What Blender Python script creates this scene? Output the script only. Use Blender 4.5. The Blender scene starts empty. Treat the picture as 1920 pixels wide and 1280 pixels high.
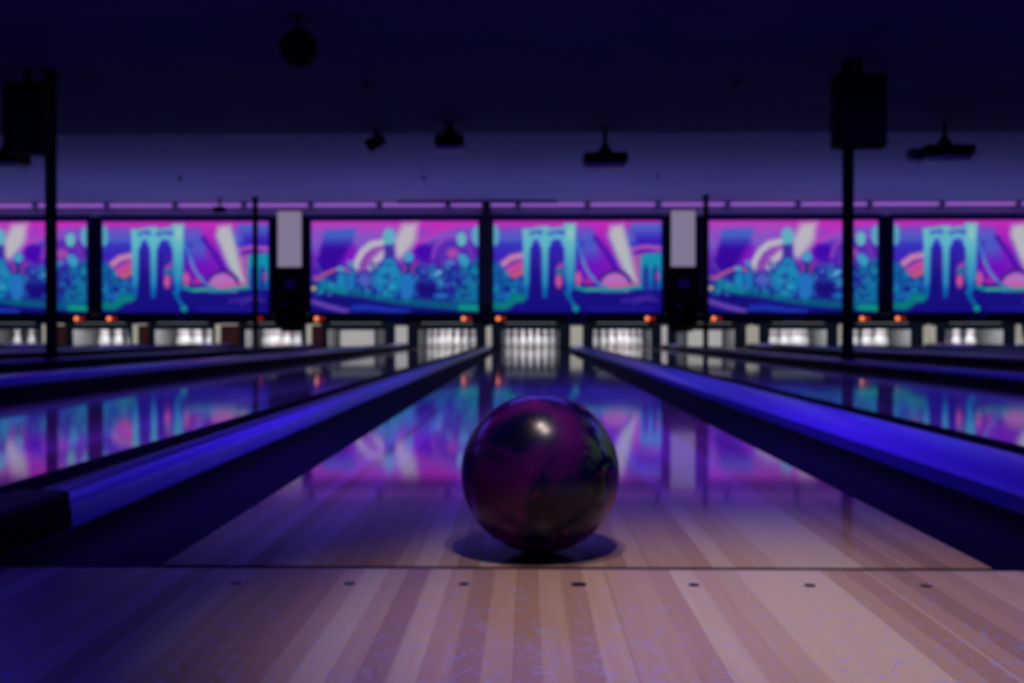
import bpy, bmesh, math, random
import numpy as np
from mathutils import Vector, Matrix, Euler
random.seed(7)
PI = math.pi
C = bpy.context.scene.collection
F = 1840.0; HX = 989.0; HY = 623.0; CH = 0.301          # focal length in px, vanishing point, eye height

def lin(r, g, b):
    f = lambda c: (c/255/12.92) if c/255 <= .04045 else ((c/255+.055)/1.055)**2.4
    return (f(r), f(g), f(b), 1)

# ------------------------------------------------------------------ materials
def mat(name, col, rough=.5, metal=0, emis=None, es=1.0, coat=0, coat_r=.05, spec=.5, ior=1.5):
    m = bpy.data.materials.new(name); m.use_nodes = True
    b = m.node_tree.nodes['Principled BSDF']
    b.inputs['Base Color'].default_value = (*col[:3], 1)
    b.inputs['Roughness'].default_value = rough
    b.inputs['Metallic'].default_value = metal
    b.inputs['IOR'].default_value = ior
    b.inputs['Specular IOR Level'].default_value = spec
    b.inputs['Coat Weight'].default_value = coat
    b.inputs['Coat Roughness'].default_value = coat_r
    if emis:
        b.inputs['Emission Color'].default_value = (*emis[:3], 1)
        b.inputs['Emission Strength'].default_value = es
    return m

def nd(nt, t, **kw):
    n = nt.nodes.new(t)
    for k, v in kw.items(): setattr(n, k, v)
    return n

def math_node(nt, op, a, b=None, c=None):
    n = nt.nodes.new('ShaderNodeMath'); n.operation = op
    for i, v in enumerate((a, b, c)):
        if v is None: continue
        if isinstance(v, (int, float)): n.inputs[i].default_value = v
        else: nt.links.new(v, n.inputs[i])
    return n.outputs[0]

def noisy(m, scale, amt, bump=0.0, dist=.002):
    """mottle a material's colour and roughness with a procedural noise"""
    nt = m.node_tree; b = nt.nodes['Principled BSDF']
    tc = nd(nt, 'ShaderNodeTexCoord'); no = nd(nt, 'ShaderNodeTexNoise')
    no.inputs['Scale'].default_value = scale; no.inputs['Detail'].default_value = 4
    nt.links.new(tc.outputs['Object'], no.inputs['Vector'])
    base = b.inputs['Base Color'].default_value[:]
    mx = nd(nt, 'ShaderNodeMix', data_type='RGBA')
    nt.links.new(no.outputs['Fac'], mx.inputs['Factor'])
    mx.inputs['A'].default_value = tuple(c*(1-amt) for c in base[:3]) + (1,)
    mx.inputs['B'].default_value = tuple(min(1, c*(1+amt)) for c in base[:3]) + (1,)
    nt.links.new(mx.outputs['Result'], b.inputs['Base Color'])
    if bump:
        bp = nd(nt, 'ShaderNodeBump'); bp.inputs['Strength'].default_value = bump; bp.inputs['Distance'].default_value = dist
        nt.links.new(no.outputs['Fac'], bp.inputs['Height']); nt.links.new(bp.outputs['Normal'], b.inputs['Normal'])
    return m

def wood_mat(name, rough, worn):
    m = bpy.data.materials.new(name); m.use_nodes = True; nt = m.node_tree
    b = nt.nodes['Principled BSDF']
    tc = nd(nt, 'ShaderNodeTexCoord'); sp = nd(nt, 'ShaderNodeSeparateXYZ')
    nt.links.new(tc.outputs['Object'], sp.inputs[0])
    x, y = sp.outputs[0], sp.outputs[1]
    def boards(w, off):
        f = math_node(nt, 'FLOOR', math_node(nt, 'ADD', math_node(nt, 'DIVIDE', x, w), off))
        wn = nd(nt, 'ShaderNodeTexWhiteNoise', noise_dimensions='1D'); nt.links.new(f, wn.inputs['W'])
        return wn.outputs['Value']
    v = math_node(nt, 'ADD', math_node(nt, 'MULTIPLY', boards(.0274, 300.5), .6), math_node(nt, 'MULTIPLY', boards(.0548, 517.2), .4))
    # grain drawn out along the boards
    mp = nd(nt, 'ShaderNodeMapping'); nt.links.new(tc.outputs['Object'], mp.inputs['Vector'])
    mp.inputs['Scale'].default_value = (160, 5, 1)
    gr = nd(nt, 'ShaderNodeTexNoise'); gr.inputs['Scale'].default_value = 1; gr.inputs['Detail'].default_value = 3
    nt.links.new(mp.outputs[0], gr.inputs['Vector'])
    v2 = math_node(nt, 'ADD', v, math_node(nt, 'MULTIPLY', math_node(nt, 'SUBTRACT', gr.outputs['Fac'], .5), .30))
    cr = nd(nt, 'ShaderNodeValToRGB'); e = cr.color_ramp.elements
    e[0].position = .10; e[0].color = (.35, .21, .185, 1)
    e[1].position = .90; e[1].color = (.64, .51, .47, 1)
    for p, c in ((.35, (.41, .25, .215, 1)), (.55, (.49, .325, .275, 1)), (.7, (.55, .405, .35, 1))):
        k = e.new(p); k.color = c
    nt.links.new(v2, cr.inputs[0])
    out = cr.outputs['Color']
    if worn:
        n2 = nd(nt, 'ShaderNodeTexNoise'); n2.inputs['Scale'].default_value = 66; n2.inputs['Detail'].default_value = 1.5
        n2.inputs['Distortion'].default_value = 1.6
        nt.links.new(tc.outputs['Object'], n2.inputs['Vector'])
        r2 = nd(nt, 'ShaderNodeValToRGB'); r2.color_ramp.elements[0].position = .54; r2.color_ramp.elements[1].position = .66
        nt.links.new(n2.outputs['Fac'], r2.inputs[0])
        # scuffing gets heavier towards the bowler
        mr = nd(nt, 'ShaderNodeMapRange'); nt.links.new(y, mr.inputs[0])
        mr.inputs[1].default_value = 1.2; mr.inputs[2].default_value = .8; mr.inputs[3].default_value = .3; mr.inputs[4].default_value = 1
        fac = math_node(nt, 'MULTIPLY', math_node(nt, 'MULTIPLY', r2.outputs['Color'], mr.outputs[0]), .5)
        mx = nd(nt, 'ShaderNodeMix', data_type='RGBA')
        nt.links.new(fac, mx.inputs['Factor']); nt.links.new(out, mx.inputs['A']); mx.inputs['B'].default_value = (.36, .36, 1.0, 1)  # scuffs tinted blue, the blue light they reflect put into their colour
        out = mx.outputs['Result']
    nt.links.new(out, b.inputs['Base Color'])
    b.inputs['Roughness'].default_value = rough
    b.inputs['IOR'].default_value = 1.5
    rb = nd(nt, 'ShaderNodeBump'); rb.inputs['Strength'].default_value = .04; rb.inputs['Distance'].default_value = .001
    nt.links.new(gr.outputs['Fac'], rb.inputs['Height'])
    if worn: nt.links.new(rb.outputs['Normal'], b.inputs['Normal'])
    return m

def ball_mat():
    m = bpy.data.materials.new('swirled_resin'); m.use_nodes = True; nt = m.node_tree
    b = nt.nodes['Principled BSDF']
    tc = nd(nt, 'ShaderNodeTexCoord')
    def noise(scale, dist, det, off):
        mp = nd(nt, 'ShaderNodeMapping'); mp.inputs['Location'].default_value = off
        nt.links.new(tc.outputs['Object'], mp.inputs['Vector'])
        n = nd(nt, 'ShaderNodeTexNoise'); n.inputs['Scale'].default_value = scale
        n.inputs['Distortion'].default_value = dist; n.inputs['Detail'].default_value = det
        nt.links.new(mp.outputs[0], n.inputs['Vector']); return n.outputs['Fac']
    cr = nd(nt, 'ShaderNodeValToRGB'); e = cr.color_ramp.elements
    e[0].position = .36; e[0].color = (.001, .0015, .028, 1)
    e[1].position = .70; e[1].color = (.12, .007, .15, 1)
    for p, c in ((.47, (.005, .003, .06, 1)), (.56, (.055, .004, .13, 1))):
        k = e.new(p); k.color = c
    nt.links.new(noise(9, .9, 3, (1.3, .2, .4)), cr.inputs[0])
    # thin red veins
    def layer(prev, f, lo, hi, col, gate=None):
        r = nd(nt, 'ShaderNodeMapRange'); nt.links.new(f, r.inputs[0])
        r.inputs[1].default_value = lo; r.inputs[2].default_value = hi
        fac = r.outputs[0]
        if gate is not None: fac = math_node(nt, 'MULTIPLY', fac, gate)
        mx = nd(nt, 'ShaderNodeMix', data_type='RGBA')
        nt.links.new(fac, mx.inputs['Factor']); nt.links.new(prev, mx.inputs['A']); mx.inputs['B'].default_value = col
        return mx.outputs['Result']
    out = layer(cr.outputs['Color'], noise(24, 1.4, 3, (5, 3, 1)), .62, .85, (.34, .015, .10, 1))
    sp = nd(nt, 'ShaderNodeSeparateXYZ'); nt.links.new(tc.outputs['Object'], sp.inputs[0])
    g = nd(nt, 'ShaderNodeMapRange'); nt.links.new(sp.outputs[0], g.inputs[0])
    g.inputs[1].default_value = .05; g.inputs[2].default_value = .09
    out = layer(out, noise(20, 1.6, 3, (2, 8, 3)), .50, .60, (.06, .12, .06, 1), g.outputs[0])
    out = layer(out, noise(17, 1.2, 2, (7, 1, 9)), .56, .66, (.24, .05, .02, 1), g.outputs[0])
    nt.links.new(out, b.inputs['Base Color'])
    b.inputs['Roughness'].default_value = .25; b.inputs['Specular IOR Level'].default_value = .32
    return m

M = {}
M['approach'] = wood_mat('approach_maple', .30, True)
M['lane'] = wood_mat('oiled_maple', .055, False)
M['gutter'] = noisy(mat('gutter_plastic', (.0022, .0022, .011), .65, spec=.12), 6, .3)
M['cap'] = noisy(mat('blue_divider_plastic', (.18, .20, .80), .30), 5, .15)
M['cap2'] = noisy(mat('purple_blue_divider_plastic', (.10, .06, .36), .26), 5, .15)
M['rail'] = noisy(mat('dark_purple_rail', (.05, .02, .20), .3), 5, .2)
M['black'] = noisy(mat('black_plastic', (.0016, .0016, .003), .6, spec=.12), 12, .3)
M['blackm'] = noisy(mat('black_metal', (.0018, .0018, .005), .55, spec=.15), 12, .3)
M['mask'] = noisy(mat('navy_mask_wall', (.006, .005, .03), .6), 3, .3)
M['frame'] = noisy(mat('blue_black_frame', (.02, .012, .16), .45), 3, .2)
M['valance'] = noisy(mat('grey_valance', (.80, .76, .80), .6), 2, .1)
M['white'] = noisy(mat('white_board', (.62, .60, .58), .5), 3, .06)
M['cream'] = noisy(mat('cream_board', (.58, .55, .44), .5), 3, .12)
M['brown'] = noisy(mat('brown_board', (.035, .012, .014), .9, spec=.05), 5, .3)
M['jamb'] = noisy(mat('slate_blue_metal', (.006, .009, .020), .9, spec=.03), 5, .2)
M['greybar'] = noisy(mat('grey_metal_bar', (.22, .25, .255), .7, spec=.1), 5, .15)
M['sidep'] = noisy(mat('pale_side_panel', (.36, .37, .38), .6), 4, .15)
M['curtain'] = noisy(mat('grey_pit_curtain', (.26, .26, .32), .8), 4, .25)
M['pin'] = mat('white_pin_plastic', (.82, .82, .82), .3)
M['red'] = mat('red_pin_stripe', (.6, .03, .05), .3)
M['post'] = noisy(mat('taupe_post_paint', (.05, .038, .03), .5), 5, .25)
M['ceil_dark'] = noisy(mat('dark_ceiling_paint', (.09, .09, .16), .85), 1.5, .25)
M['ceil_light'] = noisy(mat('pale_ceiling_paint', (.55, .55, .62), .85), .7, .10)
M['wall'] = noisy(mat('dark_wall_paint', (.03, .03, .06), .8), 1, .2)
M['slab'] = noisy(mat('dark_subfloor', (.01, .01, .02), .8), 1, .2)
M['tube'] = mat('pink_blacklight_glow', (.12, .08, .12), .4, emis=lin(150, 92, 198), es=1.1)
M['batten'] = noisy(mat('tube_batten', (.3, .28, .45), .5), 3, .1)
M['panelw'] = noisy(mat('emissive_panel', (.5, .48, .5), .6, emis=lin(128, 118, 128), es=.9), 1.2, .08)
M['amber'] = mat('amber_display_glow', (.4, .1, .05), .3, emis=(.80, .18, .06), es=2.0)
M['redglow'] = mat('red_display_glow', (.2, .02, .02), .3, emis=(.5, .02, .015), es=.5)
M['plate'] = mat('blue_number_plate', (.04, .03, .22), .4)
M['projw'] = noisy(mat('painted_lit_underside', (.85, .85, .88), .35), 5, .05)  # light falling on the projector undersides, put into a pale colour
M['lens'] = mat('lens_glass', (.02, .02, .03), .05)
M['dot'] = mat('dark_inlay', (.02, .012, .05), .35)
M['ball'] = ball_mat()

def screen_mat():
    m = bpy.data.materials.new('projected_picture'); m.use_nodes = True; nt = m.node_tree
    b = nt.nodes['Principled BSDF']; a = nd(nt, 'ShaderNodeAttribute'); a.attribute_name = 'picture'
    b.inputs['Base Color'].default_value = (.05, .05, .06, 1); b.inputs['Roughness'].default_value = .6
    nt.links.new(a.outputs['Color'], b.inputs['Emission Color']); b.inputs['Emission Strength'].default_value = 1.0
    return m
M['screen'] = screen_mat()

# ------------------------------------------------------------------ mesh helpers
def box(bm, x0, x1, y0, y1, z0, z1, bev=0, mi=0):
    r = bmesh.ops.create_cube(bm, size=1)
    bmesh.ops.scale(bm, vec=(x1-x0, y1-y0, z1-z0), verts=r['verts'])
    bmesh.ops.translate(bm, vec=((x0+x1)/2, (y0+y1)/2, (z0+z1)/2), verts=r['verts'])
    fs = {f for v in r['verts'] for f in v.link_faces}
    for f in fs: f.material_index = mi
    if bev:
        es = list({e for v in r['verts'] for e in v.link_edges})
        bmesh.ops.bevel(bm, geom=es, offset=bev, segments=2, affect='EDGES', profile=.5)
    return bm

def cyl(bm, p, q, r0, r1=None, n=24, cap=True, mi=0):
    p, q = Vector(p), Vector(q); r1 = r0 if r1 is None else r1
    r = bmesh.ops.create_cone(bm, cap_ends=cap, segments=n, radius1=r0, radius2=r1, depth=(q-p).length)
    rot = Vector((0, 0, 1)).rotation_difference((q-p).normalized()).to_matrix().to_4x4()
    bmesh.ops.transform(bm, matrix=Matrix.Translation((p+q)/2) @ rot, verts=r['verts'])
    for f in {f for v in r['verts'] for f in v.link_faces}: f.material_index = mi
    return bm

def lathe(bm, prof, n=28, matf=None):
    rings = []
    for r, z in prof:
        if r < 1e-6: rings.append([bm.verts.new((0, 0, z))])
        else: rings.append([bm.verts.new((r*math.cos(2*PI*k/n), r*math.sin(2*PI*k/n), z)) for k in range(n)])
    for i in range(len(rings)-1):
        a, b = rings[i], rings[i+1]
        for k in range(n):
            k2 = (k+1) % n
            vs = [a[k % len(a)], a[k2 % len(a)], b[k2 % len(b)], b[k % len(b)]]
            vs = [v for j, v in enumerate(vs) if v not in vs[:j]]
            if len(vs) > 2:
                f = bm.faces.new(vs)
                if matf: f.material_index = matf((prof[i][1]+prof[i+1][1])/2)
    return bm

def extrude_y(bm, prof, y0, y1, ny=1, mi=0):
    """closed (x,z) outline extruded along y"""
    rings = []
    for k in range(ny+1):
        y = y0 + (y1-y0)*k/ny
        rings.append([bm.verts.new((x, y, z)) for x, z in prof])
    n = len(prof)
    for k in range(ny):
        for i in range(n):
            bm.faces.new((rings[k][i], rings[k][(i+1) % n], rings[k+1][(i+1) % n], rings[k+1][i])).material_index = mi
    bm.faces.new(rings[0]); bm.faces.new(rings[-1])
    return bm

def obj(name, bm, m, parent=None, smooth=False, loc=None):
    bmesh.ops.recalc_face_normals(bm, faces=bm.faces[:])
    me = bpy.data.meshes.new(name); bm.to_mesh(me); bm.free()
    for k in (m if isinstance(m, (list, tuple)) else [m]): me.materials.append(k)
    if smooth:
        for p in me.polygons: p.use_smooth = True
        if smooth != 'all':
            try: me.set_sharp_from_angle(angle=math.radians(38))
            except Exception: pass
    o = bpy.data.objects.new(name, me); C.objects.link(o)
    if parent: o.parent = parent
    if loc: o.location = loc
    return o

def tag(o, label, cat, group=None):
    o['label'] = label; o['category'] = cat
    if group: o['group'] = group
    return o

def thing(name, label, cat, loc=(0, 0, 0), group=None):
    o = bpy.data.objects.new(name, None); C.objects.link(o); o.location = loc; o.empty_display_size = .1
    return tag(o, label, cat, group)

def struct(name, bm, m):
    o = obj(name, bm, m); o['kind'] = 'structure'; return o

def dup(root, loc, label, group=None):
    r = root.copy(); C.objects.link(r); r.location = loc; r['label'] = label
    if group: r['group'] = group
    for ch in list(root.children):
        c = ch.copy(); C.objects.link(c); c.parent = r
        for g in list(ch.children):
            d = g.copy(); C.objects.link(d); d.parent = c
    return r

B = bmesh.new
def wx(px, D): return (px-HX)*D/F
def wz(py, D): return CH+(HY-py)*D/F

# ------------------------------------------------------------------ room shell
FOUL = 1.2446
XL, XR = -12.6, 12.6
CEIL = 2.55
fl = struct('floor', box(B(), XL, XR, -4, FOUL, -.14, 0), M['approach'])
struct('floor', box(B(), XL, XR, FOUL+.001, 22.2, -.30, -.14), M['slab'])
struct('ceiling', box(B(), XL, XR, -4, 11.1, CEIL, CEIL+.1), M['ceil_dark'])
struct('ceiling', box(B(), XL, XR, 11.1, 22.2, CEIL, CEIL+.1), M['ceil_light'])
struct('wall_left', box(B(), XL-.1, XL, -4, 22.2, -.3, CEIL), M['wall'])
struct('wall_right', box(B(), XR, XR+.1, -4, 22.2, -.3, CEIL), M['wall'])
struct('wall_front', box(B(), XL, XR, -4.1, -4, -.14, CEIL), M['wall'])
struct('wall_back', box(B(), XL, XR, 22.1, 22.2, -.3, CEIL), M['wall'])
struct('wall_mask', box(B(), XL, XR, 17.02, 17.12, .64, CEIL), M['mask'])
struct('trim_1', box(B(), XL, XR, 16.95, 17.02, wz(404, 16.9), wz(392, 16.9), .01), M['valance'])
struct('trim_2', box(B(), XL, XR, 16.99, 17.02, wz(391, 17), CEIL), M['ceil_light'])
struct('trim_3', box(B(), XL, XR, 16.955, 17.019, .47, .589), M['mask'])
# arrow-less approach: the row of seven guide dots set into the boards before the foul line
for k in range(-3, 4):
    r = .0095 if k == 0 else .0068
    d = obj('approach_dot', cyl(B(), (.0613+k*.1372, 1.170, -.002), (.0613+k*.1372, 1.170, .0006), r, n=20), M['dot'], fl)

# ------------------------------------------------------------------ lanes
LW = 1.0668; G = .235; NW = .092; WW = .255
pitchN = LW+2*G+NW; pitchW = LW+2*G+WW
lanes = {0: .06}
for k in range(1, 7): lanes[k] = lanes[k-1] + (pitchW if k % 2 else pitchN)
for k in range(-1, -7, -1): lanes[k] = lanes[k+1] - (pitchN if (-k) % 2 else pitchW)
ORD = ['', 'first', 'second', 'third', 'fourth', 'fifth', 'sixth', 'seventh', 'eighth']
def lane_name(k):
    if k == 0: return 'the lane carrying the ball'
    return 'the %s lane %s of the ball' % (ORD[abs(k)], 'left' if k < 0 else 'right')

def gutter_prof(x0):
    """half-pipe channel, x0 at its left lip"""
    n = 12; w = G
    top = [(x0 + w*.5 - (w*.5-.004)*math.cos(PI*i/n), -.004 - .062*math.sin(PI*i/n)**.75 if 0 < i < n else -.004) for i in range(n+1)]
    return [(x0+.0005, -.002), (x0+.0005, -.085), (x0+w-.0005, -.085), (x0+w-.0005, -.002)] + [(x, z) for x, z in reversed(top)]
def lane():
    t = thing('bowling_lane', '', 'bowling lane', (0, FOUL, 0))
    L = 20.95-FOUL
    b = B(); box(b, -LW/2, LW/2, .016, L, -.085, 0)
    obj('lane_bed', b, M['lane'], t)
    obj('foul_line', box(B(), -LW/2, LW/2, .0015, .016, -.085, -.002), M['dot'], t)
    for x0 in (-LW/2-G, LW/2):
        obj('gutter', extrude_y(B(), gutter_prof(x0), .004, 19.1-FOUL), M['gutter'], t, smooth=True)
    return t
L0 = lane()
first = True
for k in sorted(lanes):
    lab = 'glossy maple bowling lane that carries the ball' if k == 0 else 'glossy maple bowling lane, ' + lane_name(k)[4:] + "'s lane" 
    if first: L0.location = (lanes[k], FOUL, 0); L0['label'] = lab; L0['group'] = 'bowling lanes side by side'; first = False
    else: dup(L0, (lanes[k], FOUL, 0), lab, 'bowling lanes side by side')

def rnd_prof(x0, x1, zb, ze, zt, n=8):
    """capping outline: lip height ze at both edges, rising to zt"""
    w = x1-x0
    pts = [(x0, zb)]
    for i in range(n+1):
        u = i/n; pts.append((x0+w*u, ze+(zt-ze)*math.sin(PI*u)**.6 if 0 < i < n else ze))
    pts.append((x1, zb)); return pts
DY1 = 19.1
def divider(label, w, wide, tall):
    t = thing('lane_divider', label, 'lane divider', (0, FOUL, 0), 'dividers between the bowling lanes')
    y0 = .27 if not wide else .27
    if tall:
        zt = .10 if wide else .078
        obj('side_rail', box(B(), -w/2+.001, w/2-.001, y0, DY1-FOUL, -.139, .046 if not wide else .058), M['gutter'], t)
        obj('cap', extrude_y(B(), rnd_prof(-w/2-.004, w/2+.004, .0465 if not wide else .0585, .056 if not wide else .072, zt, 10), y0, DY1-FOUL), M['cap2'], t, smooth=True)
    elif wide:
        obj('cap', extrude_y(B(), rnd_prof(-w/2+.001, w/2-.001, -.139, .026, .052, 10), y0, DY1-FOUL), M['cap'], t, smooth=True)
    else:
        obj('side_rail', extrude_y(B(), rnd_prof(-w/2+.001, 0, -.139, .034, .049, 6), y0, DY1-FOUL), M['rail'], t, smooth=True)
        obj('cap', extrude_y(B(), rnd_prof(.0005, w/2-.001, -.139, .024, .047, 8), y0, DY1-FOUL), M['cap'], t, smooth=True)
    b = B(); box(b, -w/2-.0, w/2, .004, y0, -.139, .058, .010)
    ec = obj('end_box', b, M['black'], t)
    obj('sensor_eye', cyl(B(), (w/2-.002, .08, .03), (w/2+.003, .08, .03), .008, n=16), M['lens'], ec)
    return t
ks = sorted(lanes)
for a, b_ in zip(ks[:-1], ks[1:]):
    xa = lanes[a]+LW/2+G; xb = lanes[b_]-LW/2-G; w = xb-xa; wide = w > .15
    side = 'left' if b_ <= 0 else 'right'
    n = -a if side == 'left' else b_
    lab = '%s blue-capped divider rail, %s one %s of the lane with the ball' % ('wide' if wide else 'narrow', ORD[n], side)
    d = divider(lab, w, wide, n >= 2); d.location = ((xa+xb)/2, FOUL, 0)

# ------------------------------------------------------------------ bowling ball
R = .1085
b = B(); bmesh.ops.create_uvsphere(b, u_segments=96, v_segments=64, radius=R)
ball = obj('bowling_ball', b, M['ball'], smooth='all')
ball.location = (.0172, 1.348, R); ball.rotation_euler = (math.radians(-62), 0, 0)
tag(ball, 'purple and magenta swirled bowling ball standing on the lane just past the foul line', 'bowling ball')

# ------------------------------------------------------------------ pins
IN = .0254
pp = [(0, 0), (.98, 0), (1.02, .05), (1.4, .75), (1.7, 1.4), (1.95, 2.25), (2.25, 3.4), (2.385, 4.5), (2.34, 5.2), (2.23, 5.9), (2.05, 6.6),
      (1.82, 7.25), (1.5, 8.0), (1.24, 8.63), (1.05, 9.1), (.96, 9.45), (.915, 9.8), (.9, 10.15), (.91, 10.5), (.95, 10.95), (1.0, 11.35), (1.06, 11.75),
      (1.18, 12.5), (1.26, 13.1), (1.273, 13.5), (1.23, 14.0), (1.08, 14.45), (.8, 14.8), (.42, 14.97), (0, 15)]
b = lathe(B(), [(r*IN, z*IN) for r, z in pp], 26, lambda z: 1 if (9.75*IN < z < 10.2*IN or 10.9*IN < z < 11.4*IN) else 0)
pin0 = obj('bowling_pin', b, [M['pin'], M['red']], smooth='all')
PD = 19.50
spots = []
for row in range(4):
    for i in range(row+1): spots.append(((i-row/2)*.3048, PD+row*.264))
SWEEP = {-2, 2, 6}            # lanes whose rack is behind a lowered guard
usedp = False
for k in ks:
    if k in SWEEP: continue
    lab = 'white bowling pin racked at the end of ' + lane_name(k)
    for (px, py) in spots:
        p = pin0 if not usedp else pin0.copy()
        if usedp: C.objects.link(p)
        usedp = True
        p.location = (lanes[k]+px, py, 0); p.rotation_euler = (0, 0, random.random()*6)
        tag(p, lab, 'bowling pin', 'pins racked at the end of ' + lane_name(k))

# ------------------------------------------------------------------ pinsetters (one per lane) and the cabinets between them
def pinsetter():
    t = thing('pinsetter', '', 'pinsetter', (0, 19.2, 0), 'pinsetters at the lane ends')
    for s in (-1, 1):
        obj('side_jamb', box(B(), min(s*.565, s*.66), max(s*.565, s*.66), 0, .06, .001, .62, .006), M['jamb'], t)
        obj('side_panel', box(B(), min(s*.645, s*.66), max(s*.645, s*.66), .065, 1.9, .001, .95), M['sidep'], t)
    h = obj('hood', box(B(), -.66, .66, .02, .10, .355, .78, .006), M['jamb'], t)
    obj('front_bar', box(B(), -.50, .50, -.03, .015, .47, .54, .012), M['greybar'], h)
    obj('table', box(B(), -.56, .56, .30, 1.9, .74, .95), M['jamb'], t)
    obj('pit_curtain', box(B(), -.64, .64, 1.80, 1.83, .001, .95), M['curtain'], t)
    for i in range(4):
        obj('spotting_cup', cyl(B(), ((i-1.5)*.3048, .60, .62), ((i-1.5)*.3048, .60, .74), .07, .085, n=16, cap=False), M['jamb'], t)
    return t
ps0 = pinsetter(); ok = False
for k in ks:
    lab = 'dark pinsetter mouth at the end of ' + lane_name(k)
    if not ok: ps0.location = (lanes[k], 19.2, 0); ps0['label'] = lab; ok = True; q = ps0
    else: q = dup(ps0, (lanes[k], 19.2, 0), lab)
    if k in SWEEP:
        g = thing('pin_guard', 'white guard board lowered over the pins of ' + lane_name(k), 'guard board', (lanes[k], 19.33, .0), 'lowered pin guards')
        obj('board', box(B(), -.34, .34, 0, .03, .03, .42, .006), M['white'], g)
        for s in (-1, 1): obj('arm', box(B(), s*.36-.02, s*.36+.02, -.01, .04, .03, .72, .004), M['jamb'], g)
    ld = bpy.data.lights.new('pit_light', 'AREA'); ld.shape = 'RECTANGLE'; ld.size = 1.0; ld.size_y = .08
    ld.energy = 5; ld.color = (.92, .95, 1.0)
    lo = bpy.data.objects.new('pit_light', ld); C.objects.link(lo); lo.parent = q
    lo.location = (0, .13, .70); lo.rotation_euler = (math.radians(35), 0, 0)

for a, b_ in zip(ks[:-1], ks[1:]):
    xa = lanes[a]+.663; xb = lanes[b_]-.663; w = xb-xa; cx = (xa+xb)/2
    side = 'left' if b_ <= 0 else 'right'; n = -a if side == 'left' else b_
    colr = 'brown' if (side == 'left' and n >= 3) else ('cream' if n % 2 else 'white')
    t = thing('kickback_cabinet', '%s-fronted cabinet between two pinsetters, %s one %s of the ball' % (colr, ORD[n], side), 'cabinet', (cx, 19.15, 0), 'cabinets between the pinsetters')
    obj('body', box(B(), -w/2, w/2, .03, 1.9, -.139, .60), M['jamb'], t)
    if colr == 'brown':
        obj('front_panel', box(B(), -w/2+.1, w/2, .0, .03, .02, .44, .004), M['brown'], t)
        obj('edge_strip', box(B(), -w/2+.002, -w/2+.099, -.01, .03, .005, .46, .004), M['cream'], t)
        obj('top_strip', box(B(), -w/2+.1, w/2-.03, -.01, .03, .44, .47, .004), M['cream'], t)
    else:
        obj('front_panel', box(B(), -(.055 if w < .4 else .12), .055 if w < .4 else .12, 0, .03, .005, .43, .008), M['cream' if colr == 'cream' else 'white'], t)
        if side == 'right' and n >= 3:
            bb = B(); box(bb, -.03, .03, -.03, 0, 0, .46, .004)
            bmesh.ops.rotate(bb, cent=(0, 0, 0), matrix=Matrix.Rotation(math.radians(-16), 3, 'Y'), verts=bb.verts)
            obj('leaning_strip', bb, M['cream'], t, loc=(.09, -.005, .012))
ld = bpy.data.lights.new('pit_front_light', 'AREA')

# unseen fill strips added behind the mask to brighten the cabinet fronts
for i in range(7):
    d2 = bpy.data.lights.new('added_front_fill', 'AREA'); d2.shape = 'RECTANGLE'; d2.size = 3.2; d2.size_y = .06
    d2.energy = 23; d2.color = (.95, .97, 1.0)
    o2 = bpy.data.objects.new('added_front_fill', d2); C.objects.link(o2)
    o2.location = (-10.2+3.4*i, 17.3, .66); o2.rotation_euler = (math.radians(62), 0, 0)

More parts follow.
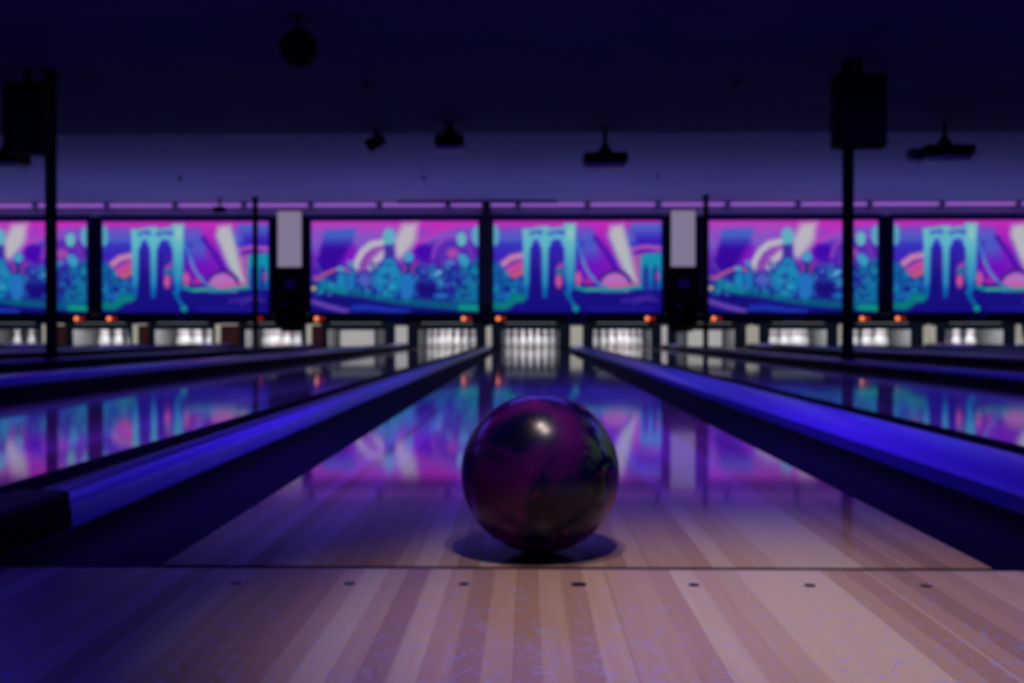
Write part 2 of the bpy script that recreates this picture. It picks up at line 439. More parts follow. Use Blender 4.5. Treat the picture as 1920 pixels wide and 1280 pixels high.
# ------------------------------------------------------------------ the two pictures
def blur(a, n=1):
    for _ in range(n):
        p = np.pad(a, ((1, 1), (1, 1), (0, 0)), mode='edge')
        a = (p[:-2, 1:-1]+p[2:, 1:-1]+p[1:-1, :-2]+p[1:-1, 2:]+4*p[1:-1, 1:-1])/8
    return a
class Paint:
    def __init__(s, x0, x1, y0, y1, nx, ny):
        s.X, s.Y = np.meshgrid(np.linspace(x0, x1, nx), np.linspace(y0, y1, ny)); s.img = np.zeros((ny, nx, 3)); s.y0, s.y1 = y0, y1
    def put(s, m, c, c2=None, ya=None, yb=None):
        c = np.array(c, float)
        if c2 is not None:
            t = np.clip((s.Y-ya)/(yb-ya), 0, 1)[..., None]; c = c*(1-t)+np.array(c2, float)*t
        m = np.clip(m, 0, 1)[..., None]; s.img = s.img*(1-m)+c*m
    def ell(s, cx, cy, rx, ry, c, soft=.25, a=1, rot=0, **k):
        dx, dy = s.X-cx, s.Y-cy; co, si = math.cos(rot), math.sin(rot)
        d = np.sqrt(((dx*co+dy*si)/rx)**2+((-dx*si+dy*co)/ry)**2); s.put(a*np.clip((1-d)/soft+.5, 0, 1), c, **k)
    def seg(s, pts, w, c, soft=6, a=1, w2=None, **k):
        dm = np.full(s.X.shape, 1e9)
        n = len(pts)-1
        for i in range(n):
            (x1, y1), (x2, y2) = pts[i], pts[i+1]
            t = np.clip(((s.X-x1)*(x2-x1)+(s.Y-y1)*(y2-y1))/max(1e-6, (x2-x1)**2+(y2-y1)**2), 0, 1)
            ww = w if w2 is None else w+(w2-w)*(i+t)/n
            dm = np.minimum(dm, np.hypot(s.X-x1-t*(x2-x1), s.Y-y1-t*(y2-y1))-ww/2)
        s.put(a*np.clip(.5-dm/soft/2, 0, 1), c, **k)
    def poly(s, pts, c, soft=10, a=1, **k):
        ins = np.zeros(s.X.shape, bool); dm = np.full(s.X.shape, 1e9); n = len(pts)
        for i in range(n):
            (x1, y1), (x2, y2) = pts[i], pts[(i+1) % n]
            cond = ((y1 > s.Y) != (y2 > s.Y)) & (s.X < (x2-x1)*(s.Y-y1)/((y2-y1) if y2 != y1 else 1e-9)+x1); ins ^= cond
            t = np.clip(((s.X-x1)*(x2-x1)+(s.Y-y1)*(y2-y1))/max(1e-6, (x2-x1)**2+(y2-y1)**2), 0, 1)
            dm = np.minimum(dm, np.hypot(s.X-x1-t*(x2-x1), s.Y-y1-t*(y2-y1)))
        s.put(a*np.clip(.5+np.where(ins, dm, -dm)/soft/2, 0, 1), c, **k)
    def grad(s, stops):
        v = (s.Y-s.y0)/(s.y1-s.y0)
        for ch in range(3): s.img[..., ch] = np.interp(v, [q[0] for q in stops], [q[1][ch] for q in stops])

NX, NY = 236, 130
def skyline():
    rs = random.Random(3)
    P = Paint(100, 1600, 265, 1090, NX, NY)
    P.grad([(0, (182, 50, 178)), (.06, (170, 66, 182)), (.16, (135, 80, 190)), (.26, (118, 85, 190)), (.38, (100, 40, 180)), (.6, (70, 25, 160)), (.8, (20, 20, 120)), (1, (18, 14, 110))])
    P.poly([(215, 345), (500, 330), (470, 480), (395, 640), (290, 720), (150, 720), (165, 560)], (66, 92, 192), c2=(52, 0, 150), ya=400, yb=520, soft=22)
    P.poly([(500, 490), (440, 500), (360, 650), (420, 680), (490, 620)], (130, 15, 185), soft=30)
    P.poly([(830, 262), (1600, 262), (1600, 330), (1350, 330), (1120, 440), (1000, 560), (1050, 400)], (190, 42, 180), soft=30)
    P.poly([(1060, 330), (1200, 330), (1100, 430), (1050, 430)], (150, 60, 190), soft=25)
    P.poly([(1600, 320), (1400, 330), (1230, 420), (1060, 500), (1100, 640), (1600, 640)], (110, 80, 190), c2=(66, 10, 160), ya=420, yb=520, soft=20)
    P.ell(1110, 545, 85, 70, (68, 0, 168), soft=.5)
    P.ell(1400, 560, 190, 140, (84, 40, 170), soft=.4)
    P.seg([(1190, 600), (1215, 500), (1290, 420), (1380, 400), (1480, 400)], 34, (150, 70, 190), soft=12, a=.8)
    P.seg([(1050, 440), (1150, 410), (1280, 340)], 24, (160, 70, 190), a=.7)
    P.ell(1370, 555, 55, 45, (160, 70, 160), soft=.6)
    P.seg([(1500, 470), (1540, 540), (1550, 620)], 30, (120, 50, 170), a=.8)
    # white ring and beam
    P.seg([(500, 730), (505, 640), (560, 540), (640, 475), (760, 455)], 62, (186, 178, 190), soft=14)
    P.seg([(560, 700), (600, 610), (690, 530), (750, 510)], 46, (150, 70, 165), soft=14)
    P.seg([(640, 690), (680, 620), (750, 560)], 70, (184, 176, 192), soft=20)
    P.poly([(850, 590), (845, 440), (920, 290), (1060, 278), (1040, 430), (985, 520), (900, 615)], (184, 178, 188), soft=34)
    P.seg([(150, 650), (190, 740), (250, 800)], 14, (90, 110, 170), a=.7)
    P.seg([(120, 330), (180, 420), (150, 560)], 40, (135, 70, 195), soft=20, a=.6)
    P.poly([(100, 850), (100, 770), (240, 750), (340, 690), (470, 690), (560, 740), (1600, 640), (1600, 1040), (800, 1000)], (24, 40, 140), soft=30, a=.85)
    P.seg([(190, 760), (280, 715), (350, 690), (440, 715)], 26, (190, 90, 130), soft=10)
    P.ell(150, 780, 50, 24, (170, 60, 150), soft=.6)
    # blocky buildings in the distance
    for i in range(170):
        x = rs.uniform(110, 1590); y = rs.uniform(770, 930) if x < 620 else rs.uniform(650, 960)
        if 1060 < x < 1230 and y > 860: continue
        c = rs.choice([(18, 120, 165), (30, 90, 175), (40, 150, 175), (20, 30, 120), (70, 40, 160), (10, 70, 140), (60, 130, 190)])
        P.ell(x, y, rs.uniform(10, 30), rs.uniform(12, 34), c, soft=.5, a=.75)
    for x, y, c in ((390, 780, (20, 100, 170)), (440, 800, (40, 60, 180))): P.ell(x, y, 22, 70, c, soft=.4)
    P.ell(362, 695, 34, 24, (70, 150, 185), soft=.5); P.ell(450, 650, 30, 34, (70, 130, 190), soft=.5)
    P.ell(365, 800, 34, 70, (20, 130, 175), soft=.4); P.ell(455, 800, 40, 90, (28, 110, 175), soft=.4)
    P.ell(580, 790, 60, 50, (70, 90, 180), soft=.5)
    P.poly([(1060, 830), (1220, 830), (1235, 960), (1100, 960), (1040, 900)], (20, 8, 112), soft=18)
    # pins that double as towers
    P.ell(960, 850, 62, 150, (32, 110, 185), soft=.25); P.poly([(945, 640), (990, 640), (1005, 740), (930, 740)], (30, 40, 130), soft=8)
    P.seg([(900, 640), (950, 690), (920, 720)], 16, (170, 60, 140)); P.seg([(1050, 640), (1000, 690), (1015, 730)], 16, (170, 60, 130))
    P.ell(975, 592, 44, 46, (62, 150, 192), soft=.3)
    P.ell(790, 800, 118, 165, (16, 120, 170), soft=.22); P.poly([(765, 470), (840, 470), (850, 620), (900, 700), (700, 700), (750, 620)], (34, 50, 150), soft=12)
    P.poly([(700, 740), (740, 640), (790, 590), (850, 620), (890, 740)], (24, 132, 178), soft=16)
    P.ell(800, 405, 58, 76, (92, 168, 190), soft=.3); P.ell(805, 545, 34, 55, (70, 36, 150), soft=.4)
    for i in range(60):
        a_ = rs.uniform(0, 6.28); r = rs.random()**.5
        P.ell(790+95*r*math.cos(a_), 790+150*r*math.sin(a_), rs.uniform(9, 20), rs.uniform(9, 20), rs.choice([(10, 50, 140), (40, 170, 195), (20, 20, 120), (20, 140, 180), (60, 110, 170)]), soft=.5, a=.7)
    P.ell(1240, 735, 45, 24, (90, 160, 205), soft=.5, rot=-.5); P.ell(1350, 640, 45, 22, (66, 120, 190), soft=.5)
    P.ell(1265, 940, 70, 26, (26, 100, 175), soft=.5)
    P.ell(1470, 620, 44, 66, (52, 150, 188), soft=.4, rot=-.6); P.ell(1450, 430, 44, 62, (96, 178, 184), soft=.3)
    P.ell(1590, 400, 48, 92, (92, 160, 190), soft=.3)
    P.poly([(1560, 620), (1600, 600), (1600, 1000), (1380, 1000), (1480, 800)], (12, 110, 150), soft=26)
    for i in range(36):
        P.ell(rs.uniform(1400, 1600), rs.uniform(650, 960), rs.uniform(10, 22), rs.uniform(10, 22), rs.choice([(12, 150, 160), (16, 60, 140), (40, 140, 185), (10, 20, 110)]), soft=.5, a=.7)
    P.seg([(100, 860), (330, 890), (620, 940), (850, 990), (1100, 1010), (1400, 1040), (1620, 1050)], 40, (0, 104, 124), soft=26, w2=76, a=.8)
    P.seg([(200, 830), (280, 870), (400, 900)], 40, (6, 150, 148), soft=24, a=.8)
    P.seg([(1450, 1050), (1600, 1055)], 60, (6, 150, 125), soft=16)
    P.ell(120, 872, 20, 20, (205, 160, 110), soft=.6)
    P.poly([(95, 930), (400, 950), (700, 990), (1000, 1045), (1600, 1085), (1600, 1110), (95, 1110)], (18, 10, 112), soft=14)
    P.seg([(110, 990), (230, 1030), (420, 1080)], 46, (100, 66, 178), soft=16)
    P.seg([(480, 1050), (620, 1045), (800, 1075), (960, 1085)], 56, (26, 48, 172), soft=18)
    return blur(P.img, 1)

def bridge():
    rs = random.Random(11)
    P = Paint(105, 1480, 240, 1000, NX, NY)
    P.grad([(0, (180, 40, 170)), (.05, (176, 48, 176)), (.09, (110, 75, 190)), (.2, (74, 88, 192)), (.26, (52, 50, 182)), (.4, (58, 30, 178)), (.55, (80, 20, 165)), (.76, (24, 10, 125)), (1, (20, 12, 118))])
    P.poly([(850, 400), (1010, 400), (1080, 600), (1050, 800), (850, 760), (800, 600)], (76, 84, 192), c2=(110, 10, 182), ya=480, yb=620, soft=28)
    P.poly([(900, 240), (1060, 240), (1060, 400), (1120, 540), (1160, 700), (1010, 700), (960, 430)], (186, 40, 180), c2=(120, 20, 180), ya=270, yb=560, soft=26)
    P.seg([(940, 380), (1040, 520), (1120, 660)], 34, (62, 10, 160), soft=14)
    P.poly([(1225, 262), (1490, 262), (1490, 440), (1290, 440)], (78, 92, 192), c2=(52, 24, 176), ya=300, yb=410, soft=12)
    P.seg([(1240, 480), (1340, 455), (1490, 470)], 36, (170, 80, 175), soft=10)
    P.ell(1350, 500, 90, 26, (86, 20, 160), soft=.5)
    P.poly([(1230, 520), (1490, 500), (1490, 800), (1250, 800)], (160, 80, 160), soft=16)
    # beam of light
    P.poly([(1045, 360), (1062, 285), (1165, 268), (1225, 470), (1270, 700), (1290, 760), (1210, 745), (1120, 560)], (182, 178, 186), soft=26)
    P.seg([(1170, 520), (1225, 700)], 40, (150, 190, 180), soft=16, a=.5)
    P.ell(1100, 790, 150, 150, (70, 18, 130), soft=.12); P.ell(1100, 800, 122, 128, (176, 108, 186), soft=.2)
    P.seg([(1000, 780), (1300, 775)], 36, (190, 90, 150), soft=14)
    P.poly([(1310, 540), (1340, 515), (1490, 505), (1490, 810), (1310, 810)], (16, 140, 170), c2=(10, 80, 160), ya=600, yb=820, soft=10)
    for x, w in ((1355, 34), (1430, 30)): P.poly([(x-w/2, 800), (x-w/2, 640), (x, 600), (x+w/2, 640), (x+w/2, 800)], (36, 24, 140), soft=10)
    P.ell(1450, 700, 14, 40, (150, 70, 150), soft=.5)
    # left arc of colour
    P.seg([(180, 600), (250, 545), (345, 525)], 54, (196, 128, 170), soft=14)
    P.seg([(230, 660), (290, 620), (345, 600)], 70, (190, 70, 150), soft=16)
    P.seg([(270, 700), (340, 660)], 50, (196, 90, 110), soft=16)
    P.ell(118, 360, 34, 88, (86, 158, 190), soft=.3)
    for x, y, rx, ry, c in ((470, 600, 26, 60, (150, 60, 150)), (640, 580, 34, 70, (170, 70, 170)), (640, 740, 28, 60, (190, 80, 140)), (800, 720, 30, 60, (190, 80, 150)), (880, 740, 40, 30, (150, 40, 150)), (650, 660, 34, 30, (20, 110, 140))):
        P.ell(x, y, rx, ry, c, soft=.6)
    P.poly([(395, 900), (395, 520), (430, 430), (470, 430), (500, 520), (500, 900)], (44, 32, 165), c2=(20, 8, 120), ya=450, yb=700, soft=10, a=.9)
    P.poly([(560, 900), (560, 520), (590, 410), (640, 410), (690, 520), (690, 560), (600, 640), (600, 900)], (44, 32, 175), c2=(20, 8, 120), ya=430, yb=700, soft=10, a=.85)
    # stone towers
    for xa, xb, yt, yb in ((345, 405, 305, 880), (500, 556, 285, 900), (686, 778, 262, 860)):
        m = (xa+xb)/2
        P.poly([(xa-8, yt), (xb+8, yt), (xb, yt+70), (xb-4, yb-150), (m+10, yb), (m-16, yb), (xa, yb-150), (xa, yt+70)], (104, 184, 190), c2=(0, 96, 172), ya=430, yb=850, soft=9)
        P.seg([(m+4, yt+60), (m, yb-120)], 14, (70, 176, 190), a=.6)
    for xa, xb in ((400, 505), (552, 690)):
        m = (xa+xb)/2
        P.seg([(xa-10, 325), (m, 305), (xb+8, 300)], 26, (96, 172, 186), soft=8)
        P.seg([(xa-2, 440), (xa+16, 385), (m, 362), (xb-16, 380), (xb+2, 440)], 40, (92, 176, 196), soft=8)
        P.seg([(xa, 345), (m, 335), (xb, 340)], 16, (40, 90, 185), soft=6)
    P.ell(735, 340, 34, 60, (136, 190, 188), soft=.6)
    P.seg([(780, 400), (830, 540), (880, 660), (960, 760), (1040, 800)], 24, (62, 120, 192), soft=8)
    P.seg([(830, 560), (860, 640), (930, 740)], 12, (120, 130, 180), soft=6)
    P.seg([(780, 790), (860, 815), (960, 812), (1100, 818), (1310, 790)], 30, (0, 146, 142), soft=10)
    P.seg([(860, 812), (960, 806)], 16, (90, 180, 130), soft=8)
    P.poly([(95, 555), (160, 600), (250, 740), (330, 700), (360, 900), (250, 950), (95, 975)], (12, 84, 150), soft=16)
    for i in range(60):
        x = rs.uniform(105, 350); y = rs.uniform(600+max(0, (x-150))*.9, 960)
        P.ell(x, y, rs.uniform(10, 24), rs.uniform(10, 24), rs.choice([(20, 130, 180), (10, 40, 130), (10, 140, 150), (30, 90, 180), (14, 20, 120)]), soft=.5, a=.75)
    P.seg([(100, 945), (200, 950), (260, 890), (345, 880)], 60, (4, 122, 118), soft=18)
    P.poly([(380, 905), (700, 850), (830, 835), (1320, 830), (1490, 810), (1490, 1010), (240, 1010), (280, 930)], (20, 10, 122), soft=12)
    P.seg([(700, 830), (740, 900), (785, 975)], 30, (0, 100, 160), soft=8); P.ell(780, 968, 26, 26, (6, 140, 136), soft=.5)
    P.seg([(1160, 910), (1290, 885), (1400, 860)], 24, (66, 36, 158), soft=14); P.seg([(1250, 930), (1340, 890), (1440, 900)], 16, (80, 44, 150), soft=12)
    P.seg([(900, 965), (1400, 975)], 30, (26, 20, 140), soft=20)
    return blur(P.img, 1)

def pic_mesh(img, w, h):
    ny, nx, _ = img.shape
    xs = np.linspace(-w/2, w/2, nx); zs = np.linspace(h, 0, ny)
    verts = np.zeros((ny, nx, 3)); verts[..., 0] = xs[None]; verts[..., 2] = zs[:, None]
    idx = np.arange(nx*ny).reshape(ny, nx)
    f = np.stack([idx[:-1, :-1], idx[1:, :-1], idx[1:, 1:], idx[:-1, 1:]], -1).reshape(-1, 4)
    me = bpy.data.meshes.new('picture'); me.from_pydata(verts.reshape(-1, 3).tolist(), [], f.tolist())
    at = me.color_attributes.new('picture', 'FLOAT_COLOR', 'POINT')
    c = np.clip(img/255, 0, 1); c = np.where(c <= .04045, c/12.92, ((c+.055)/1.055)**2.4)
    c = np.concatenate([c.reshape(-1, 3), np.ones((nx*ny, 1))], 1).astype(np.float32)
    at.data.foreach_set('color', c.ravel()); me.materials.append(M['screen']); me.update()
    return me
SD = 16.9
z0 = wz(585.5, SD); z1 = wz(414, SD); SH = z1-z0
SWD = 314*SD/F
picA = pic_mesh(skyline(), SWD, SH); picB = pic_mesh(bridge(), SWD, SH)
def screen(cx, kind, label):
    t = thing('projection_screen', label, 'screen', (cx, SD, z0), 'lit screens above the lanes')
    b = B(); w = SWD/2; e = .055
    box(b, -w-e, -w-.002, .0, .115, -e, SH+e+.05, .006); box(b, w+.002, w+e, .0, .115, -e, SH+e+.05, .006)
    box(b, -w-.002, w+.002, .0, .115, SH+.002, SH+e+.05, .006); box(b, -w-.002, w+.002, .0, .115, -e, -.002, .006)
    fr = obj('frame', b, M['frame'], t)
    o = bpy.data.objects.new('picture', picA if kind == 'A' else picB); C.objects.link(o); o.parent = t; o.location = (0, .02, 0)
    obj('backing', box(B(), -w, w, .03, .115, 0, SH), M['mask'], t)
    return t
SC = [(0, 'A', 'leftmost lit screen, cut by the picture edge, with a city skyline of pin-shaped towers'),
      (344, 'B', 'lit screen with a teal bridge, behind the thin pole left of the ball'),
      (739.5, 'A', 'lit screen with pin-shaped skyline just left of the taupe centre post'),
      (1082.5, 'B', 'lit screen with a teal bridge just right of the taupe centre post'),
      (1485, 'A', 'lit screen with pin-shaped skyline crossed by the thick pole on the right'),
      (1829, 'B', 'rightmost lit screen, cut by the picture edge, with a teal bridge')]
for px, kind, lab in SC: screen(wx(px, SD), kind, lab)

for px, lab in ((340, 'left bridge screen'), (740, 'skyline screen left of centre'), (1083, 'bridge screen right of centre'), (1487, 'skyline screen on the right'), (1828, 'rightmost screen')):
    t = tag(obj('number_plate', box(B(), -.16, .16, 0, .0755, .0, z0-.0555-.475, .01), M['plate']), 'small dark blue plate under the middle of the ' + lab, 'plate', 'blue plates under the screens')
    t.location = (wx(px, 16.88), 16.88, .475)
# amber lane displays under the screens' lower corners
DP = [(137, 'a', 'rightmost corner of the leftmost screen'), (199, 'a', 'left corner of the left bridge screen'), (484, 'r', 'right corner of the left bridge screen'),
      (592, 'a', 'left corner of the skyline screen left of centre'), (869, 'a', 'right corner of the skyline screen left of centre'), (934, 'a', 'left corner of the bridge screen right of centre'),
      (1213, 'a', 'right corner of the bridge screen right of centre'), (1337, 'a', 'left corner of the skyline screen on the right'),
      (1613, 'a', 'right corner of the skyline screen on the right'), (1679, 'a', 'left corner of the rightmost screen')]
for px, kd, lab in DP:
    D = 16.86; z = wz(597, D)
    t = thing('lane_display', 'small %s glowing display under the %s' % ('amber' if kd == 'a' else 'dim red', lab), 'display light', (wx(px, D), D, z), 'glowing displays under the screens')
    obj('housing', box(B(), -.085, .14, .012, .0955, -.055, .044, .008), M['black'], t)
    obj('bracket', box(B(), -.03, .08, .04, .09, .0445, z0-.0555-z), M['black'], t)
    if kd == 'a':
        obj('lamp', cyl(B(), (0, 0, 0), (0, .012, 0), .036, n=24), M['amber'], t)
        obj('red_bar', box(B(), .055, .13, .0, .012, -.03, .03, .004), M['redglow'], t)
    else: obj('red_bar', box(B(), -.06, .06, .0, .012, -.03, .03, .004), M['redglow'], t)

# pale panels with emission in their material, over dark column casings
for px, lab in ((542, 'left'), (1279.5, 'right')):
    D = 16.82; x = wx(px, D); zb = wz(500, D); zt = wz(396, D)
    t = thing('pale_panel', 'plain pale grey upright panel between two screens, %s of the ball' % lab, 'panel', (x, D, zb), 'pale panels between the screens')
    obj('panel_face', box(B(), -.205, .205, -.03, .0, 0, zt-zb, .006), M['panelw'], t)
    obj('backing', box(B(), -.215, .215, .001, .19, -.01, zt-zb, .006), M['mask'], t)
    zc = wz(622, D)
    u = thing('column_casing', 'black boxed column below the pale panel, %s of the ball' % lab, 'column', (x, D, zc), 'black casings below the pale panels')
    obj('casing', box(B(), -.26, .25, .0, .19, .12, zb-zc-.012, .01), M['black'], u)
    obj('tapered_foot', cyl(B(), (0, .1, .0), (0, .1, .119), .17, .25, n=4), M['black'], u)
    b = B(); box(b, -.08, .10, -.02, -.001, .75, .90, .008); obj('hatch', b, M['frame'], u)
    obj('handle', box(B(), -.12, -.04, -.02, -.001, .45, .475, .003), M['batten'], u)
    obj('handle', box(B(), -.11, -.06, -.02, -.001, .25, .27, .003), M['batten'], u)

# taupe centre post with its cross bar at the ceiling
D = 16.72
t = thing('centre_post', 'taupe square post between the two middle screens', 'post', (wx(911.5, D), D, wz(612, D)))
zc = wz(612, D)
obj('shaft', box(B(), -.075, .075, 0, .15, 0, CEIL-.045-zc, .008), M['post'], t)
obj('cross_bar', box(B(), wx(744, D)-wx(911.5, D), wx(1045, D)-wx(911.5, D), .02, .12, CEIL-.044-zc, CEIL-.002-zc, .004), M['frame'], t)
obj('side_plate', box(B(), -.11, .02, .151, .17, .1, 1.85, .004), M['frame'], t)

# ------------------------------------------------------------------ pink tubes
gaps = [-72, 60, 196, 326, 456, 582, 711, 840, 971, 1101, 1233, 1362, 1493, 1626, 1760, 1901, 2040]
for i in range(len(gaps)-1):
    D = 16.915; a = wx(gaps[i], D); c = wx(gaps[i+1], D); w = (c-a)/2; m_ = (a+c)/2
    t = thing('blacklight_tube', 'pink glowing tube lamp, number %s from the left in the row' % (['one','two','three','four','five','six','seven','eight','nine','ten','eleven','twelve','thirteen','fourteen','fifteen','sixteen'][i]), 'tube lamp', (m_, D, 2.498), 'row of pink tube lamps')
    obj('tube', cyl(B(), (-w+.05, 0, 0), (w-.05, 0, 0), .020, n=16), M['tube'], t, smooth=True)
    for s in (-1, 1): obj('lamp_holder', box(B(), s*(w-.03)-.02, s*(w-.03)+.02, -.02, .045, -.022, .05, .003), M['batten'], t)

# ------------------------------------------------------------------ poles
def pole(px, D, r, ztop, label, flange=True):
    t = thing('support_pole', label, 'pole', (wx(px, D), D, .076))
    obj('shaft', cyl(B(), (0, 0, 0), (0, 0, ztop-.077), r, n=24), M['blackm'], t, smooth=True)
    obj('base_collar', cyl(B(), (0, 0, 0), (0, 0, .03), r*1.25, n=24), M['blackm'], t, smooth=True)
    obj('top_collar', cyl(B(), (0, 0, ztop-.11), (0, 0, ztop-.078), r*1.35, n=24), M['blackm'], t, smooth=True)
pole(90, 8.45, .048, CEIL, 'thick black pole rising from a lane divider near the left picture edge')
pole(1586, 8.25, .047, CEIL, 'thick black pole on the right carrying the loudspeaker above the lanes')
pole(477, 14.95, .040, wz(368, 14.95), 'thin black pole in front of the bridge screen, left of the ball')
pole(1322, 14.7, .040, wz(366, 14.7), 'thin black pole beside the pale panel, right of the ball')

def speaker(x, y, zb, w, h, d, rz, tilt, label):
    t = thing('loudspeaker', label, 'loudspeaker', (x, y, zb), 'loudspeakers hung near the ceiling')
    t.rotation_euler = (math.radians(tilt), 0, rz)
    obj('cabinet', box(B(), -w/2, w/2, 0, d, 0, h, .015), M['black'], t)
    g = obj('grille', box(B(), -w/2+.02, w/2-.02, -.015, -.001, .02, h-.02, .006), M['blackm'], t)
    obj('badge', box(B(), -.02, .02, -.019, -.0155, .04, .055, .001), M['jamb'], g)
    b = B(); box(b, -.02, .02, d*.3, d*.6, h, CEIL-zb-.02 if tilt == 0 else h+.06, .004); obj('bracket', b, M['blackm'], t)
D = 7.95
speaker(wx(1612, D), D, wz(277, D), .415, wz(139, D)-wz(277, D), .16, math.radians(2), 0, 'black boxy loudspeaker on the thick pole, upper right')
D = 8.2
speaker(wx(36, D), D, wz(283, D), .345, wz(148, D)-wz(283, D), .20, 0, 0, 'black boxy loudspeaker beside the thick pole, upper left')

def projector(px, py, D, w, label, side_box=0):
    z = wz(py, D); x = wx(px, D)
    t = thing('ceiling_projector', label, 'projector', (x, D, z), 'projectors hung from the ceiling')
    h = .11; dp = .36*w/.5
    obj('casing', box(B(), -w/2, w/2, -dp/2, dp/2, 0, h, .02), M['black'], t)
    obj('underside', box(B(), -w/2+.01, w/2-.03, -dp/2+.01, dp/2-.01, -.06, -.001, .02), M['projw'], t)
    ln = obj('lens', cyl(B(), (w*.2, dp/2, h*.5), (w*.2, dp/2+.05, h*.5), .045, n=24), M['lens'], t, smooth=True)
    obj('bracket', cyl(B(), (0, 0, h), (0, 0, h+.11), .10, .035, n=20), M['blackm'], t, smooth=True)
    obj('drop_pole', cyl(B(), (0, 0, h+.105), (0, 0, CEIL-z), .022, n=16), M['blackm'], t, smooth=True)
    obj('ceiling_plate', box(B(), -.07, .07, -.07, .07, CEIL-z-.012, CEIL-z, .003), M['blackm'], t)
    if side_box: obj('side_box', box(B(), -w/2-.13, -w/2+.01, -.08, .06, -.03, .09, .02), M['frame'], t)
projector(1134, 309, 10.9, .48, 'black ceiling projector with underside painted as lit, nearest the picture centre on the right')
projector(843, 274, 10.6, .31, 'small black ceiling projector left of the picture centre')
projector(1764, 298, 10.6, .52, 'black ceiling projector right of the thick pole with the loudspeaker', 1)
projector(8, 304, 10.8, .40, 'black ceiling projector at the left picture edge under the loudspeaker')

# round hanging lamp, dark
D = 7.0
t = thing('hanging_globe', 'unlit round black globe hanging from the dark ceiling, upper left', 'globe', (wx(560, D), D, wz(90, D)))
b = B(); bmesh.ops.create_uvsphere(b, u_segments=40, v_segments=28, radius=.136); obj('globe', b, M['black'], t, smooth='all')
zz = wz(90, D)
obj('rod', cyl(B(), (0, 0, .13), (0, 0, CEIL-zz), .012, n=12), M['blackm'], t, smooth=True)
obj('ceiling_rose', cyl(B(), (0, 0, CEIL-zz-.015), (0, 0, CEIL-zz), .05, n=24), M['blackm'], t, smooth=True)

# stage spot
D = 11.0
t = thing('spotlight', 'small unlit black spotlight can hanging left of the small projector', 'spotlight', (wx(705, D), D, wz(266, D)))
zz = wz(266, D)
obj('can', cyl(B(), (-.10, .0, -.05), (.09, .0, .045), .075, .062, n=24), M['black'], t, smooth=True)
obj('yoke', box(B(), -.012, .012, -.09, -.075, -.02, .11, .003), M['blackm'], t)
obj('yoke', box(B(), -.012, .012, .075, .09, -.02, .11, .003), M['blackm'], t)
obj('clamp', box(B(), -.02, .02, -.092, .092, .11, CEIL-zz, .003), M['blackm'], t)
# little camera in front of the tubes
D = 16.4; zz = wz(391, D)
t = thing('ceiling_camera', 'tiny black camera hanging in front of the pink tubes, left of the thin pole', 'camera', (wx(410, D), D, zz))
obj('body', box(B(), -.11, .09, -.06, .08, -.055, .045, .02), M['black'], t)
obj('stem', cyl(B(), (0, 0, .04), (0, 0, CEIL-zz), .02, n=12), M['blackm'], t)
# sprinkler heads
for px, py, D, lab in ((335, 333, 14.1, 'above the left bridge screen'), (795, 331, 14.1, 'above the skyline screen left of centre'), (1233, 328, 14.1, 'above the right end of the middle bridge screen'),
                   (1706, 322, 14.1, 'below the rightmost projector'), (685, 158, 8.87, 'on the dark ceiling above the spotlight can'), (1377, 155, 8.87, 'on the dark ceiling left of the loudspeaker pole')):
    z = wz(py, D)
    t = thing('sprinkler_head', 'tiny dark sprinkler head ' + lab, 'sprinkler', (wx(px, D), D, z), 'sprinkler heads in the ceiling')
    obj('pipe', cyl(B(), (0, 0, .0), (0, 0, CEIL-z), .015, n=12), M['blackm'], t)
    obj('deflector', cyl(B(), (0, 0, -.03), (0, 0, -.02), .035, n=16), M['blackm'], t)
    obj('frame_arm', box(B(), -.02, .02, -.004, .004, -.02, .0), M['blackm'], t)

# ------------------------------------------------------------------ lights
def area(name, loc, rot, sx, sy, e, col, spread=PI):
    d = bpy.data.lights.new(name, 'AREA'); d.shape = 'RECTANGLE'; d.size = sx; d.size_y = sy; d.energy = e; d.color = col; d.spread = spread
    o = bpy.data.objects.new(name, d); C.objects.link(o); o.location = loc; o.rotation_euler = rot; return o
bpy.data.lights.remove(ld)
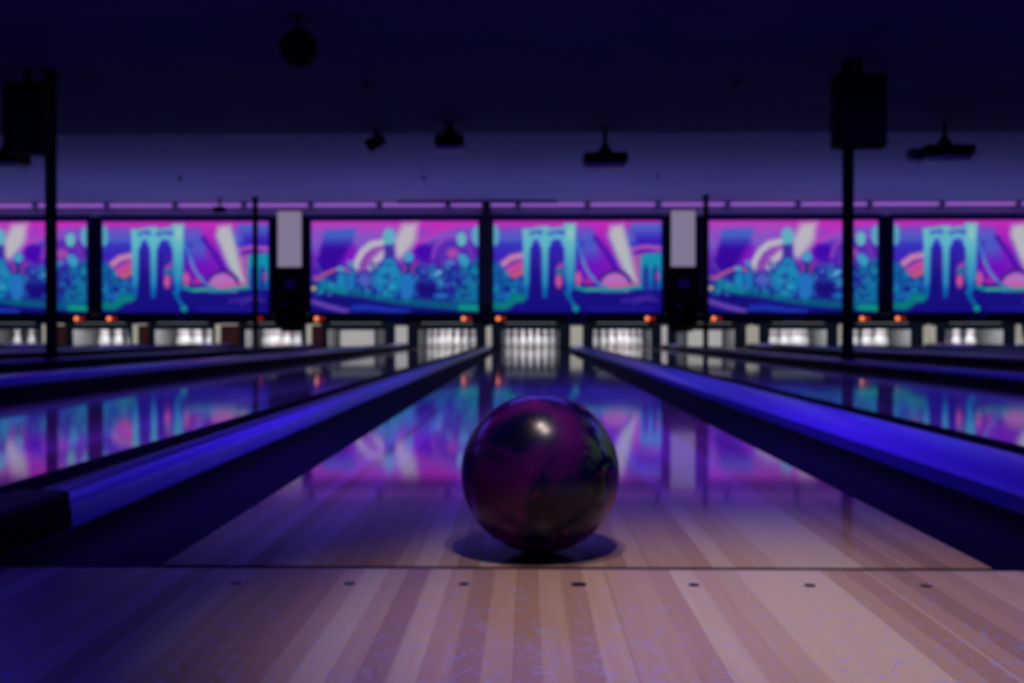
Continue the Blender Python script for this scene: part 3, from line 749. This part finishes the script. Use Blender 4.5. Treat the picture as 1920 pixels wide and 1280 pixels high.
# lamp over the approach
s = bpy.data.lights.new('approach_spot', 'SPOT'); s.energy = 15; s.color = (1.0, .80, .74); s.spot_size = math.radians(76); s.spot_blend = 1.0; s.shadow_soft_size = .022
for dx, dy in ((-.045, .062), (.045, -.062)):         # one lamp doubled, second spot added to stretch the ball's highlight
    so = bpy.data.objects.new('approach_spot', s); C.objects.link(so); so.location = (.075+dx, 1.03+dy, 1.02)
    so.rotation_euler = (Vector((.30, 1.02, 0))-so.location).to_track_quat('-Z', 'Y').to_euler()
# unseen blue and violet fill added at the ceiling to tint caps and lanes
for i in range(5):
    area('added_blue_fill', (-8+4*i, 5.2, 2.5), (0, 0, 0), 2.4, .12, 42, (.085, .06, 1.0))
for i in range(5):
    area('added_violet_fill', (-8+4*i, 2.75, 2.5), (0, 0, 0), 2.6, .12, 15, (.17, .02, 1.0), math.radians(66))  # narrow spread, added to lay a violet band on the lane
# unseen panels added in mid-air to give the far ceiling its blue gradient
for i in range(6):
    area('added_ceiling_wash', (-9.3+3.7*i, 15.0, .75), (math.radians(180), 0, 0), 3.4, 3.2, 10, (.17, .20, 1.0))

w = bpy.data.worlds.new('World'); bpy.context.scene.world = w; w.use_nodes = True
w.node_tree.nodes['Background'].inputs[0].default_value = (.004, .004, .03, 1)

# ------------------------------------------------------------------ camera
cd = bpy.data.cameras.new('Camera'); cam = bpy.data.objects.new('Camera', cd); C.objects.link(cam)
cd.sensor_width = 36; cd.lens = 36*F/1920; cam.location = (0, 0, CH)
cam.rotation_euler = (math.radians(90)-math.atan((640-HY)/F), 0, math.atan((HX-960)/F))
cd.clip_start = .02; cd.clip_end = 60
cd.dof.use_dof = True; cd.dof.focus_distance = .42; cd.dof.aperture_fstop = cd.lens/2.6
sc = bpy.context.scene; sc.camera = cam
sc.view_settings.view_transform = 'Standard'; sc.view_settings.look = 'None'; sc.view_settings.exposure = 0; sc.view_settings.gamma = 1
sc.view_settings.use_curve_mapping = False
sc.cycles.use_denoising = True
try: sc.cycles.denoiser = 'OPENIMAGEDENOISE'
except Exception: pass
sc.cycles.sample_clamp_indirect = 4
